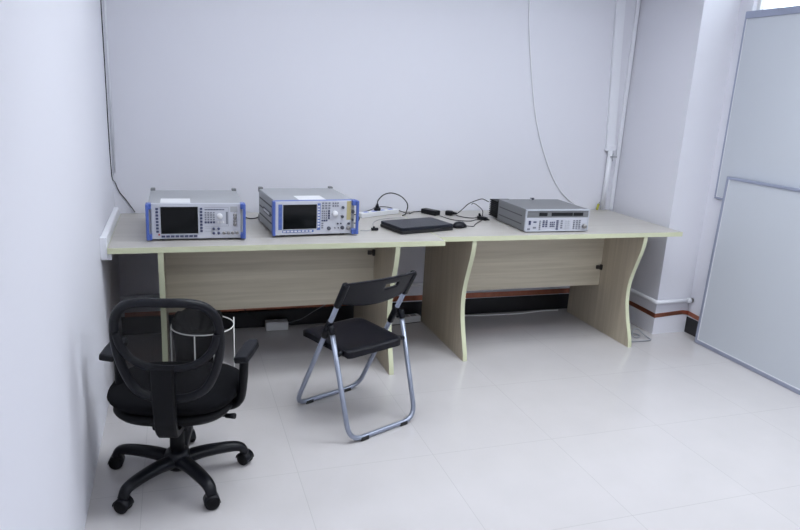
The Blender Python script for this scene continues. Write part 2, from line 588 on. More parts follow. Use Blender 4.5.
# spectrum analyser (middle)
W, Dp, Z0, Z1 = 0.455, 0.44, 0.012, 0.188
t = thing('spectrum_analyser', 'blue-handled instrument standing next to the laptop, tall yellow label strip on its front',
          'electronic instrument', (0.795, -0.742, DZ), math.radians(4.2))
case(t, W, Dp, Z0, Z1, 0.014, 0.018, M['inst'])
MB().box(0.010, W - 0.036, 0.004, 0.024, Z0, Z1, 0.002).build('front_panel', M['face'], t)
MB().box(0.0, 0.014, -0.004, 0.030, Z0 - 0.002, Z1, 0.003).build('handle', M['blue'], t)
b = MB()
b.box(0.010, W - 0.01, 0.006, 0.030, Z1 - 0.004, Z1 + 0.002, 0.001)
b.build('top_trim', M['blue'], t)
handle(t, W - 0.034, W, Z0 - 0.004, Z1, -0.020, 0.03, 1)
for zz in (0.125, 0.082):
    rknob(t, W - 0.024, 0.0185, zz, 0.009 if zz > 0.1 else 0.006, 0.012, M['clip'], 'handle_screw')
for (fx, fy) in ((0.06, 0.05), (W - 0.07, 0.05), (0.06, Dp - 0.05), (W - 0.07, Dp - 0.05)):
    MB().lathe([(0.014, 0), (0.016, 0.003), (0.016, Z0)], 14, 0, Matrix.Translation((fx, fy, 0))).build('foot', M['rubber'], t)
for fx in (0.012, W - 0.036):
    MB().box(fx, fx + 0.024, Dp - 0.02, Dp + 0.012, Z1 - 0.02, Z1 + 0.010, 0.004).build('corner_bumper', M['instd'], t)
    MB().box(fx, fx + 0.024, Dp - 0.02, Dp + 0.012, Z0 - 0.004, Z0 + 0.03, 0.004).build('corner_bumper', M['instd'], t)
MB().box(0.145, 0.288, 0.035, 0.165, Z1 - 0.0002, Z1 + 0.0012).build('top_patch', M['patch'], t)['label'] = 'white patch on top of the case'  # thin white rectangle on this top face too
b = MB()
b.box(0.011, 0.0145, 0.12, 0.30, 0.085, 0.112, 0.001)
b.build('strap_plate', M['clip'], t)
MB().box(0.0085, 0.012, 0.14, 0.28, 0.093, 0.104, 0.001).build('carry_strap', M['keyw'], t)
marks(t, 'key_strip', M['blued'], [(0.029, 0.0485, 0.040, 0.172), (0.2315, 0.250, 0.034, 0.175), (0.050, 0.215, 0.024, 0.037)], Y)
MB().box(0.050, 0.234, Y - 0.002, Y + 0.002, 0.039, 0.174, 0.001).build('screen_bezel', M['face2'], t)
MB().box(0.0535, 0.230, Y - 0.003, Y + 0.002, 0.043, 0.170).build('screen', M['screen'], t)
keys(t, M['keyw'], [(0.236, 0.246, 0.048 + 0.0152 * k, 0.0565 + 0.0152 * k) for k in range(8)], Y, name='soft_key')
keys(t, M['keyw'], [(0.054 + 0.0196 * k, 0.068 + 0.0196 * k, 0.027, 0.034) for k in range(8)], Y, name='soft_key')
keys(t, M['blue'], [(0.032, 0.046, 0.050 + 0.03 * k, 0.068 + 0.03 * k) for k in range(4)], Y, name='soft_key')
keys(t, M['keyg'], grid(0.255, 0.306, 0.143, 0.182, 3, 3, 0.35, 0.45), Y)
keys(t, M['keyg'], grid(0.312, 0.350, 0.153, 0.182, 3, 2, 0.35, 0.45), Y)
keys(t, M['keyg'], grid(0.255, 0.288, 0.092, 0.139, 3, 4, 0.35, 0.4), Y)
keys(t, M['key'], grid(0.291, 0.301, 0.090, 0.140, 1, 4, 0.1, 0.25), Y)
keys(t, M['key'], grid(0.255, 0.290, 0.078, 0.090, 3, 1, 0.25, 0.3), Y)
keys(t, M['keyg'], grid(0.255, 0.268, 0.040, 0.074, 1, 3, 0.2, 0.4), Y)
rknob(t, 0.327, Y, 0.120, 0.0150, 0.016, M['keyw'], 'tuning_knob')
for xx, zz, r in ((0.371, 0.152, 0.0075), (0.369, 0.103, 0.0075), (0.370, 0.044, 0.010), (0.296, 0.042, 0.010), (0.405, 0.066, 0.0065)):
    rknob(t, xx, Y, zz, r, 0.012, M['clip'], 'input_socket')
for xx, zz, r in ((0.345, 0.066, 0.005), (0.362, 0.066, 0.004), (0.330, 0.043, 0.0035), (0.349, 0.043, 0.0035)):
    rknob(t, xx, Y, zz, r, 0.006, M['clip'], 'button')
connector(t, 0.405, Y, 0.040, 0.0085, 0.016)
marks(t, 'label_strip', M['yellow'], [(0.393, 0.417, 0.084, 0.184)], Y)['label'] = 'yellow label strip'

# signal generator (right)
W, Dp, Z0, Z1 = 0.420, 0.37, 0.006, 0.136
t = thing('signal_generator', 'flat dark grey instrument alone on the right desk, white keypad below a dark display band',
          'electronic instrument', (2.248, -0.730, DZ), math.radians(-0.8))
MB().box(0, W, 0.012, Dp, Z0, Z1, 0.003).build('case', M['instd'], t)
for xx in (-0.0012, W - 0.001):
    for zz in (0.040, 0.088):
        MB().box(xx, xx + 0.0022, 0.05, Dp - 0.02, zz, zz + 0.006).build('side_groove', M['groove'], t)
b = MB()
b.box(0, W, 0.0, 0.014, Z1 - 0.008, Z1, 0.001)
b.box(0, W, 0.0, 0.014, Z0, Z0 + 0.005, 0.001)
b.box(0, 0.006, 0.0, 0.014, Z0, Z1, 0.001)
b.box(W - 0.006, W, 0.0, 0.014, Z0, Z1, 0.001)
b.build('front_frame', M['face2'], t)
MB().box(0.006, W - 0.006, 0.004, 0.014, 0.088, Z1 - 0.008).build('display_band', M['instd'], t)
Y = 0.004
MB().box(0.006, W - 0.006, Y, 0.014, Z0 + 0.005, 0.088).build('keypad_panel', M['face'], t)
for x0, x1 in ((0.086, 0.139), (0.167, 0.309), (0.313, 0.379)):
    MB().box(x0, x1, Y - 0.0015, Y + 0.002, 0.0975, 0.1175).build('display', M['screen'], t)
keys(t, M['instd'], [(0.012, 0.075, 0.098, 0.112), (0.385, 0.412, 0.098, 0.112)], Y, 0.001, 'marking_plate')
keys(t, M['keyg'], grid(0.088, 0.104, 0.014, 0.074, 1, 5, 0.4, 0.45), Y)
keys(t, M['key'], grid(0.110, 0.148, 0.030, 0.074, 2, 4, 0.35, 0.4), Y)
keys(t, M['key'], grid(0.160, 0.196, 0.030, 0.066, 3, 3, 0.35, 0.4), Y)
keys(t, M['key'], grid(0.200, 0.222, 0.014, 0.074, 1, 5, 0.3, 0.4), Y)
keys(t, M['keyg'], grid(0.230, 0.250, 0.020, 0.074, 1, 4, 0.35, 0.4), Y)
keys(t, M['face2'], grid(0.260, 0.300, 0.020, 0.074, 2, 4, 0.35, 0.4), Y)
keys(t, M['keyg'], grid(0.314, 0.372, 0.018, 0.074, 3, 5, 0.4, 0.4), Y)
keys(t, M['key'], [(0.022, 0.036, 0.046, 0.070), (0.052, 0.072, 0.058, 0.066)], Y)
keys(t, M['keyg'], [(0.016, 0.034, 0.016, 0.026), (0.052, 0.072, 0.024, 0.034)], Y)
rknob(t, 0.393, Y, 0.036, 0.013, 0.018, M['conn'], 'tuning_knob')
for fx, fy in ((0.03, 0.04), (W - 0.03, 0.04), (0.03, Dp - 0.04), (W - 0.03, Dp - 0.04)):
    MB().box(fx - 0.014, fx + 0.014, fy - 0.012, fy + 0.012, 0, Z0 + 0.001, 0.001).build('foot', M['rubber'], t)
b = MB()
b.box(0.0, 0.13, Dp, Dp + 0.010, 0.012, Z1 - 0.012, 0.001)
for k in range(9):
    zz = 0.014 + k * 0.0122
    b.box(-0.002, 0.13, Dp + 0.008, Dp + 0.125, zz, zz + 0.006, 0.001)
b.box(0.004, 0.126, Dp + 0.008, Dp + 0.118, 0.016, Z1 - 0.018)
b.build('rear_heatsink', M['blk2'], t)
b = MB()
b.box(0.222, 0.236, Dp - 0.024, Dp - 0.012, Z1 - 0.001, Z1 + 0.012, 0.002)
b.box(0.210, 0.226, Dp - 0.022, Dp - 0.014, Z1 + 0.007, Z1 + 0.012, 0.001)
b.build('top_catch', M['clip'], t)

# ------------------------------------------------------------------ laptop, mouse, power bits on the desks
t = thing('laptop', 'closed black laptop lying on the left desk beside the blue-handled instrument', 'laptop', (1.494, -0.726, DZ), math.radians(15.0))
LW, LD = 0.362, 0.232
b = MB()
b.prism(rounded_rect(0, LW, 0, LD, 0.014), 'z', 0.003, 0.018, 0.002)
b.build('base', M['lapb'], t)
MB().prism(rounded_rect(0.001, LW - 0.001, 0.001, LD - 0.004, 0.015), 'z', 0.019, 0.037, 0.004).build('lid', M['lap'], t)
MB().tube([(0.03, LD - 0.002, 0.019), (LW - 0.03, LD - 0.002, 0.019)], 0.0075, 10).build('hinge', M['lapb'], t)
b = MB()
for fx in (0.03, LW - 0.03):
    for fy in (0.03, LD - 0.03):
        b.lathe([(0.008, 0), (0.008, 0.0035)], 10, 0, Matrix.Translation((fx, fy, 0)))
b.build('rubber_feet', M['rubber'], t)

t = thing('computer_mouse', 'small black computer mouse lying beside the right edge of the laptop', 'mouse', (1.912, -0.556, DZ), math.radians(-72))
def mouse_body():
    tm = bmesh.new()
    bmesh.ops.create_uvsphere(tm, u_segments=24, v_segments=14, radius=1)
    for v in tm.verts:
        z = v.co.z
        v.co = Vector((v.co.x * 0.031, v.co.y * 0.052, 0.004 + (z * 0.033 if z > 0 else z * 0.004)))
        v.co.z *= 1.0 - 0.18 * (v.co.y / 0.052)
    b = MB()
    b._merge(tm, 0, True)
    return b
mouse_body().build('shell', M['blk'], t)
MB().tube([(0, 0.018, 0.031), (0, 0.032, 0.026)], 0.004, 10).build('scroll_wheel', M['keyg'], t)
MB().tube(smooth_path([(0.0, 0.052, 0.006), (0.02, 0.09, 0.004), (-0.02, 0.14, 0.004), (-0.06, 0.20, 0.004), (-0.095, 0.268, 0.007)], 8), 0.0024, 8).build('mouse_cord', M['cable'], t)

t = thing('power_strip', 'white power strip with blue sockets behind the laptop on the left desk', 'power strip', (1.388, -0.228, DZ), math.radians(27))
MB().box(0, 0.32, -0.024, 0.024, 0.0, 0.030, 0.005).build('housing', M['pvcw'], t)
for k in range(4):
    b = MB()
    b.box(0.035 + 0.07 * k, 0.070 + 0.07 * k, -0.012, 0.012, 0.0295, 0.0312, 0.0006)
    b.build('socket', M['socket'], t)

t = thing('power_plug', 'black mains plug in the white power strip, its cord looping up in an arc', 'plug', (1.520, -0.160, DZ + 0.0316), 0)
b = MB()
b.box(-0.020, 0.020, -0.016, 0.016, 0.0, 0.020, 0.006)
b.lathe([(0.014, 0.018), (0.010, 0.032), (0.006, 0.042), (0, 0.042)], 14)
b.build('plug_body', M['blk'], t)
o = Vector((1.520, -0.160, DZ + 0.0316))
MB().tube([p - o for p in smooth_path([(1.520, -0.160, 0.824), (1.527, -0.155, 0.846), (1.562, -0.145, 0.877), (1.616, -0.135, 0.888), (1.678, -0.13, 0.869),
                                        (1.722, -0.12, 0.832), (1.735, -0.12, 0.802), (1.727, -0.125, 0.770), (1.712, -0.15, 0.756), (1.68, -0.19, 0.754)], 6)],
          0.0036, 8).build('plug_cord', M['cable'], t)

t = thing('power_adapter', 'black laptop power brick lying on the right desk near the wall', 'power adapter', (1.888, -0.135, DZ), math.radians(-60))
MB().box(-0.062, 0.062, -0.026, 0.026, 0.001, 0.032, 0.006).build('brick', M['blk'], t)
b = MB().tube(smooth_path([(-0.060, 0, 0.014), (-0.085, 0.0, 0.006), (-0.105, -0.045, 0.004), (-0.075, -0.12, 0.004)], 6), 0.003, 8)
b.build('adapter_cord', M['cable'], t)

t = thing('plug_connector', 'fat black plug beside the power brick with cords leading to the dark grey instrument', 'plug', (2.012, -0.180, DZ), math.radians(-35))
b = MB()
b.box(-0.036, 0.012, -0.019, 0.019, 0.001, 0.030, 0.007)
b.tube([(0.008, 0, 0.016), (0.04, 0, 0.016)], [0.012, 0.006], 10)
b.build('plug_body', M['blk'], t)

def cable(name, pts, r, m, label, cat='cable', group=None, k=8):
    base = Vector(pts[len(pts) // 2])
    base.z = min(p[2] for p in pts)
    return tag(MB().tube(smooth_path(pts, k), r, 8).build(name, m, None, base), label, cat, group)

zc = DZ + 0.0034
cable('power_cable', [(2.040, -0.200, 0.763), (2.060, -0.205, 0.778), (2.085, -0.205, 0.800), (2.112, -0.22, 0.832), (2.154, -0.235, 0.855), (2.195, -0.245, 0.868), (2.240, -0.250, 0.850)],
      0.003, M['cable'], 'black cable arching up into the rear of the dark grey instrument')
cable('signal_cable', [(2.126, -0.236, 0.832), (2.142, -0.235, 0.838), (2.166, -0.255, 0.823), (2.176, -0.30, 0.803), (2.162, -0.335, 0.777)],
      0.0026, M['cable'], 'short black cable hanging off the arching cable to a small plug')
cable('power_cable', [(1.925, -0.205, zc), (1.960, -0.34, zc), (2.05, -0.385, zc), (2.11, -0.35, zc), (2.150, -0.337, zc)],
      0.0026, M['cable'], 'thin black cable in a shallow bow on the desk from power brick to small plug')
cable('power_cable', [(2.034, -0.217, zc + 0.003), (2.075, -0.27, zc), (2.120, -0.290, zc), (2.150, -0.270, zc), (2.168, -0.262, zc)],
      0.0028, M['cable'], 'black cable flat on the desk between fat plug and small plug')
t = thing('cable_plug', 'small black plug standing left of the dark grey instrument at the cable ends', 'plug', (2.160, -0.325, DZ), math.radians(20))
b = MB()
b.box(-0.014, 0.014, -0.045, 0.026, 0.001, 0.022, 0.005)
b.tube([(0, -0.04, 0.012), (0.0, -0.07, 0.010)], [0.008, 0.004], 8)
b.build('plug_body', M['blk'], t)
MB().tube([(0, 0.01, 0.016), (0, 0.022, 0.036)], [0.010, 0.006], 8).build('cord_relief', M['blk2'], t)

t = thing('adapter_lead', 'tiny black adapter with a thin lead in front of the laptop', 'adapter', (1.378, -0.600, DZ), 0)
b = MB()
b.box(-0.020, 0.020, -0.009, 0.009, 0.001, 0.016, 0.003)
b.tube([(-0.006, 0, 0.014), (-0.004, 0.0, 0.024)], 0.006, 8)
b.build('adapter_body', M['blk'], t)
MB().tube(smooth_path([(-0.004, 0.004, 0.020), (0.018, 0.05, 0.006), (0.022, 0.10, 0.0034), (0.05, 0.20, 0.0034), (0.105, 0.282, 0.0034), (0.20, 0.335, 0.0034), (0.29, 0.335, 0.0034)], 6), 0.0018, 8).build('lead', M['cableg'], t)
MB().tube(smooth_path([(-0.018, 0, 0.007), (-0.045, -0.016, 0.0034), (-0.085, -0.012, 0.004)], 6), 0.0018, 8).build('lead', M['cableg'], t)

cable('instrument_cable', [(1.445, -0.075, zc), (1.50, -0.055, zc + .01), (1.57, -0.05, 0.785), (1.64, -0.055, 0.780), (1.70, -0.07, 0.762), (1.735, -0.10, zc), (1.765, -0.085, zc)],
      0.0026, M['cable'], 'black cable crossing behind the white power strip on the left desk')
cable('instrument_cable', [(0.640, -0.205, 0.79), (0.690, -0.185, 0.775), (0.715, -0.20, zc), (0.740, -0.235, zc), (0.775, -0.215, zc), (0.815, -0.20, 0.770)],
      0.0030, M['cable'], 'black cable lying in the gap between the two blue-handled instruments')
cable('instrument_cable', [(1.262, -0.560, 0.835), (1.284, -0.575, 0.832), (1.293, -0.575, 0.812), (1.285, -0.56, 0.788), (1.262, -0.545, 0.782)],
      0.0028, M['cable'], 'short black cable loop at the right side of the yellow-labelled instrument')

# ------------------------------------------------------------------ wall services
cable('wall_cable', [(0.003, -0.165, ZC - 0.02), (0.003, -0.165, 1.9), (0.003, -0.158, 1.55), (0.003, -0.160, 1.2), (0.003, -0.135, 1.02), (0.003, -0.090, 0.955), (0.008, -0.008, 0.925), (0.028, -0.004, 0.870), (0.060, -0.004, 0.825), (0.106, -0.008, 0.753)],
      0.0026, M['cable'], 'black cable down the left wall corner, curving onto the left desk')
tag(MB().tube([(0.0075, -0.0075, 0.98), (0.0075, -0.0075, ZC)], 0.007, 12).build('corner_conduit', M['pvc'], None, (0.0075, -0.0075, 0.98)),
    'thin white vertical conduit in the left corner of the back wall', 'conduit')
cable('hanging_cord', [(2.528, -0.007, ZC - 0.02), (2.528, -0.007, 2.116), (2.556, -0.007, 1.875), (2.577, -0.007, 1.751), (2.629, -0.007, 1.497), (2.692, -0.007, 1.282),
                       (2.789, -0.007, 1.066), (2.878, -0.007, 0.927), (2.962, -0.007, 0.842), (3.06, -0.008, 0.780), (3.12, -0.008, 0.755)], 0.004, M['cordw'],
      'white cord hanging down the back wall and curving to the right behind the desk', 'cord')

t = thing('wall_duct', 'white vertical duct with a thin pipe below it on the back wall beside the column', 'duct', (3.262, -0.035, DZ), 0)
o = Vector((3.262, -0.035, DZ))
quad = [(3.243, 1.19), (3.309, 1.19), (3.204, ZC), (3.130, ZC)]
MB().prism([(p[0] - o.x, p[1] - o.z) for p in quad], 'y', -0.018 - o.y, -0.0005 - o.y).build('upper_duct', M['pvc'], t)
MB().tube([Vector((3.208, -0.006, ZC)) - o, Vector((3.262, -0.006, 2.0)) - o, Vector((3.314, -0.006, 1.19)) - o], 0.0028, 8).build('duct_cable', M['cableg'], t)
b = MB()
b.box(3.238 - o.x, 3.314 - o.x, -0.024 - o.y, -0.0005 - o.y, 1.175 - o.z, 1.215 - o.z, 0.003)
b.lathe([(0.014, -0.05), (0.020, 0.0)], 18, 0, Matrix.Translation(Vector((3.275, -0.022, 1.178)) - o))
b.build('coupling', M['pvc'], t)
b = MB()
b.tube([Vector((3.266, -0.044, 1.135)) - o, Vector((3.318, -0.044, 1.135)) - o], 0.004, 8)
b.tube([Vector((3.285, -0.046, 1.105)) - o, Vector((3.282, -0.046, 1.160)) - o], 0.003, 8)
b.build('clamp', M['cableg'], t)
MB().tube([Vector((3.276, -0.022, 1.16)) - o, Vector((3.270, -0.022, 0.751)) - o], 0.017, 16).build('lower_pipe', M['pvc'], t)
tag(MB().box(3.338, 3.368, -0.012, -0.0005, 0.752, ZC, 0.002).build('corner_strip', M['pvc'], None, (3.35, -0.012, 0.752)),  # narrow white box from desk height up to the ceiling
    'narrow white vertical strip in the corner against the column', 'cable duct')
t = thing('ground_wire', 'short yellow-green wire end poking up behind the right desk', 'wire', (3.222, -0.030, DZ), 0)
MB().tube(smooth_path([(-0.004, 0, 0.002), (0.0, 0, 0.025), (0.006, 0, 0.046)], 4), 0.0085, 10).build('sleeve', M['tag'], t)
MB().tube([(0.006, 0, 0.044), (0.010, 0, 0.06)], 0.003, 8).build('bare_wire', M['conn'], t)

# white trunking along the left wall beside the desk end
t = thing('cable_trunking', 'white plastic cable trunking along the left wall beside the desk end', 'trunking', (0.0, -0.5, 0.70), 0)
b = MB()
b.box(0.0005, 0.0285, -0.37, 0.40, 0.0, 0.095, 0.002)
b.box(0.0005, 0.046, -0.37, 0.40, -0.010, 0.018, 0.002)
b.build('channel', M['pvc'], t)
MB().box(0.0005, 0.0292, -0.380, -0.352, -0.002, 0.0985, 0.002).build('end_cap', M['pvc'], t)
MB().box(0.003, 0.026, -0.352, 0.40, 0.094, 0.0995, 0.001).build('snap_cover', M['pvc'], t)

# low pipe round the column
t = thing('low_pipe', 'thin white pipe low on the back wall and round the column, above the copper tape', 'pipe', (XC, YC, 0.236), 0)
MB().tube(fillet([(-XC + 0.004, 0.585, 0.004), (-0.022, 0.585, 0.006), (-0.022, -0.024, -0.002), (0.245, -0.024, 0.000)], 0.02), 0.0135, 12).build('pipe_run', M['pvc'], t)
MB().tube([(0.225, -0.024, 0), (0.252, -0.024, 0)], 0.0175, 14).build('pipe_socket', M['pvc'], t)
b = MB()
b.tube([(0.250, -0.024, 0), (0.268, -0.024, 0)], 0.0155, 14)
b.build('metal_end', M['conn'], t)

# ------------------------------------------------------------------ whiteboards
def whiteboard(name, label, loc, tilt, length, height, th, topw, sidew, botw):
    """local: face towards -x, far end at y = 0, running towards -y; z up from the bottom edge"""
    t = thing(name, label, 'whiteboard', loc, 0)
    t.rotation_euler = (0, tilt, 0)
    MB().box(0.004, th, -length + 0.004, -0.004, 0.004, height - 0.004).build('writing_panel', M['board'], t)
    f = MB()
    f.box(-0.002, th + 0.001, -length, 0, height - topw, height, 0.003)
    f.box(-0.002, th + 0.001, -length, 0, 0, botw, 0.003)
    f.box(-0.002, th + 0.001, -sidew, 0, botw, height - topw, 0.002)
    f.box(-0.002, th + 0.001, -length, -length + sidew, botw, height - topw, 0.002)
    f.build('frame', M['alu'], t)
    l = MB()
    s = sidew
    l.box(0.0005, 0.006, -s - 0.005, -s, botw, height - topw)
    l.box(0.0005, 0.006, -length + s, -s, botw, botw + 0.005)
    l.build('inner_lip', M['aluw'], t)
    return t


ub = whiteboard('whiteboard', 'upper whiteboard fixed high on the right wall, its thick top frame showing', (3.629, -0.683, 0.945), 0, 2.0, 1.135, 0.016, 0.042, 0.012, 0.012)
for yy in (-0.40, -1.6):
    MB().box(-0.006, 0.004, yy - 0.045, yy, 1.091, 1.133, 0.002).build('frame_clip', M['clip'], ub)
lb = whiteboard('whiteboard', 'lower whiteboard standing on the floor, leaning against the upper board', (3.564, -0.794, 0.001), math.atan2(0.029, 1.10), 2.0, 1.101, 0.030, 0.018, 0.018, 0.024)

# ------------------------------------------------------------------ things on the floor along the wall
t = thing('power_strip', 'small white adaptor box on the floor under the left desk', 'power strip', (0.915, -0.062, 0), 0)
MB().box(-0.070, 0.070, -0.03, 0.03, 0.001, 0.058, 0.004).build('housing', M['pvcw'], t)
MB().tube(smooth_path([(-0.07, 0.0, 0.045), (-0.13, 0.012, 0.072), (-0.18, 0.018, 0.110), (-0.20, 0.020, 0.15)], 6), 0.003, 8).build('power_cord', M['cable'], t)
MB().tube(smooth_path([(0.07, 0.0, 0.040), (0.16, 0.012, 0.056), (0.24, 0.018, 0.100), (0.31, 0.02, 0.137), (0.38, 0.02, 0.18)], 6), 0.003, 8).build('power_cord', M['cableg'], t)

t = thing('power_strip', 'white power strip on the floor in the gap between the two desks', 'power strip', (1.768, -0.085, 0), math.radians(8))
MB().box(-0.13, 0.110, -0.03, 0.03, 0.004, 0.045, 0.004).build('housing', M['pvcw'], t)
for k in range(4):
    MB().box(-0.12 + k * 0.055, -0.08 + k * 0.055, -0.018, 0.018, 0.0445, 0.0462, 0.0006).build('socket', M['cableg'], t)
MB().box(-0.128, 0.108, -0.027, 0.027, 0.0, 0.005).build('rubber_base', M['rubber'], t)
t = thing('power_adapter', 'black adapter plugged into the floor power strip between the desks', 'power adapter', (1.730, -0.085, 0.0462), math.radians(8))
MB().box(-0.03, 0.03, -0.024, 0.024, 0.0, 0.055, 0.006).build('brick', M['blk'], t)

cable('floor_cable', [(1.96, -0.020, 0.004), (2.10, -0.028, 0.0045), (2.273, -0.043, 0.0045), (2.421, -0.055, 0.0045), (2.657, -0.062, 0.0045), (2.835, -0.039, 0.0045), (2.985, -0.041, 0.0045)],
      0.004, M['cablew'], 'white cable lying on the floor under the right desk')
cable('floor_cable', [(3.09, -0.716, 0.006), (3.14, -0.718, 0.006), (3.223, -0.722, 0.006), (3.275, -0.712, 0.006), (3.285, -0.69, 0.007), (3.262, -0.655, 0.025), (3.240, -0.632, 0.050), (3.218, -0.622, 0.056), (3.200, -0.625, 0.050), (3.185, -0.640, 0.02), (3.20, -0.655, 0.006),
                      (3.235, -0.650, 0.006), (3.25, -0.63, 0.008), (3.225, -0.60, 0.012), (3.15, -0.58, 0.006)],
      0.005, M['cableg'], 'grey cable coiled on the floor at the foot of the column')

# ------------------------------------------------------------------ wire basket with a black bin bag
BX, BY, BR, BH = 0.434, -1.010, 0.142, 0.400
t = thing('wire_basket', 'white wire waste basket on the floor in front of the left desk', 'waste basket', (BX, BY, 0), 0)
circ = lambda r, z, n=32: [(r * math.cos(2 * PI * k / n), r * math.sin(2 * PI * k / n), z) for k in range(n)]
MB().tube(circ(BR, BH), 0.0030, 8, True).build('rim', M['wire'], t)
MB().tube(circ(BR, 0.004), 0.0036, 8, True).build('base_ring', M['wire'], t)
MB().tube(circ(BR, 0.16), 0.0014, 6, True).build('middle_ring', M['wire'], t)
for k, deg in enumerate((0, 180, 253, 287, 60, 120)):
    a = math.radians(deg)
    MB().tube([(BR * math.cos(a), BR * math.sin(a), 0.004), (BR * math.cos(a), BR * math.sin(a), BH + (0.03 if k == 0 else 0))], 0.0030, 8).build('upright', M['wire'], t)
b = MB()
for k in range(13):
    xx = -0.115 + k * 0.0192
    hh = math.sqrt(max(0, BR * BR - xx * xx))
    b.tube([(xx, -hh, 0.006), (xx, hh, 0.006)], 0.0016, 6)
    b.tube([(-hh, xx, 0.008), (hh, xx, 0.008)], 0.0016, 6)
b.build('wire_floor', M['wire'], t)


def bag_mesh():
    prof = [(0.01, 0.012), (0.085, 0.014), (0.100, 0.06), (0.104, 0.14), (0.104, 0.22), (0.106, 0.30), (0.110, 0.36), (0.114, 0.405), (0.112, 0.43), (0.100, 0.43), (0.09, 0.39), (0.05, 0.34), (0.0, 0.33)]
    t = bmesh.new()
    n = 40
    rng = random.Random(3)
    ph = [rng.uniform(0, 6.28) for _ in range(5)]
    rings = []
    for (r, z) in prof:
        ring = []
        for k in range(n):
            a = 2 * PI * k / n
            w = 1 + 0.035 * math.sin(5 * a + ph[0] + z * 9) + 0.022 * math.sin(11 * a + ph[1] - z * 14) + 0.014 * math.sin(17 * a + ph[2])
            zz = z + (0.025 * math.sin(a) if z > 0.3 else 0) + 0.006 * math.sin(9 * a + ph[3]) * (z > 0.25)
            ring.append(t.verts.new((r * w * math.cos(a), r * w * math.sin(a), zz)))
        rings.append(ring)
    for a, c in zip(rings[:-1], rings[1:]):
        for k in range(n):
            t.faces.new((a[k], a[(k + 1) % n], c[(k + 1) % n], c[k])).smooth = True
    t.faces.new(rings[0])
    t.faces.new(rings[-1])
    bmesh.ops.recalc_face_normals(t, faces=t.faces)
    b = MB()
    b._merge(t)
    return b


bg = bag_mesh().build('bin_bag', M['bag'])
bg.location = (BX - 0.020, BY + 0.004, 0.001)
tag(bg, 'black bin bag hanging inside the white wire basket', 'bin bag')

# ------------------------------------------------------------------ office chair
OC = Vector((0.308, -1.632, 0))
HEAD = math.radians(-14)
UO = Vector((0.028, 0, 0))
t = thing('office_chair', 'black swivel office chair with mesh back and armrests by the left wall', 'chair', OC, 0)
RH = Matrix.Rotation(HEAD, 3, 'Z')


def R2(p):          # chair heading
    return RH @ Vector(p) + UO


# star base
b = MB()
b.lathe([(0.0, 0.042), (0.038, 0.044), (0.048, 0.056), (0.050, 0.100), (0.043, 0.116), (0.030, 0.122), (0, 0.122)], 24)
b.build('base_hub', M['blk'], t)
b = MB()
b.lathe([(0.027, 0.11), (0.027, 0.20), (0.020, 0.205), (0.020, 0.345), (0, 0.345)], 18)
b.build('gas_lift', M['blk2'], t)
for k in range(5):
    a = math.radians(8 + 72 * k)
    d = Vector((math.cos(a), math.sin(a), 0))
    lp = smooth_path([d * 0.030 + Vector((0, 0, 0.080)), d * 0.10 + Vector((0, 0, 0.090)), d * 0.19 + Vector((0, 0, 0.090)), d * 0.243 + Vector((0, 0, 0.080)), d * 0.264 + Vector((0, 0, 0.050))], 5)
    n = len(lp)
    lg = MB().tube(lp, [0.026 - 0.010 * i / (n - 1) for i in range(n)], 14, up=(0, 0, 1), rx=[0.032 - 0.012 * i / (n - 1) for i in range(n)]).build('base_leg', M['blk'], t)
    # caster: fork hood and two wheels
    c0 = d * 0.262
    sw = math.radians((40, -65, 110, 15, 160)[k])
    e = Vector((math.cos(a + sw), math.sin(a + sw), 0))
    cm = MB()
    rot = Matrix.Translation(c0 + Vector((0, 0, 0.0265))) @ Matrix.Rotation(a + sw, 4, 'Z') @ Matrix.Rotation(PI / 2, 4, 'Y')
    for s in (-1, 1):
        cm.lathe([(0.0, 0.006 * s), (0.0255, 0.006 * s), (0.0265, 0.010 * s), (0.0265, 0.019 * s), (0.021, 0.024 * s), (0, 0.025 * s)], 20, 0, rot)
    cm.lathe([(0.0, -0.007), (0.012, -0.007), (0.012, 0.007), (0, 0.007)], 12, 0, rot)
    cw = cm.build('caster', M['blk2'], lg)
    hood = MB()
    arc = []
    pr = [(math.cos(q) * 0.0290, math.sin(q) * 0.0290) for q in [PI * j / 12 for j in range(13)]]
    pin = [(math.cos(q) * 0.027, math.sin(q) * 0.027) for q in [PI * j / 12 for j in range(12, -1, -1)]]
    hood.prism(pr + pin, 'x', -0.023, 0.023, 0, 0, Matrix.Translation(c0 + Vector((0, 0, 0.0265))) @ Matrix.Rotation(a + sw, 4, 'Z'), smooth=True)
    hood.tube([c0 + Vector((0, 0, 0.05)), c0 + Vector((0, 0, 0.07))], 0.009, 10)
    hood.build('caster_hood', M['blk'], lg)


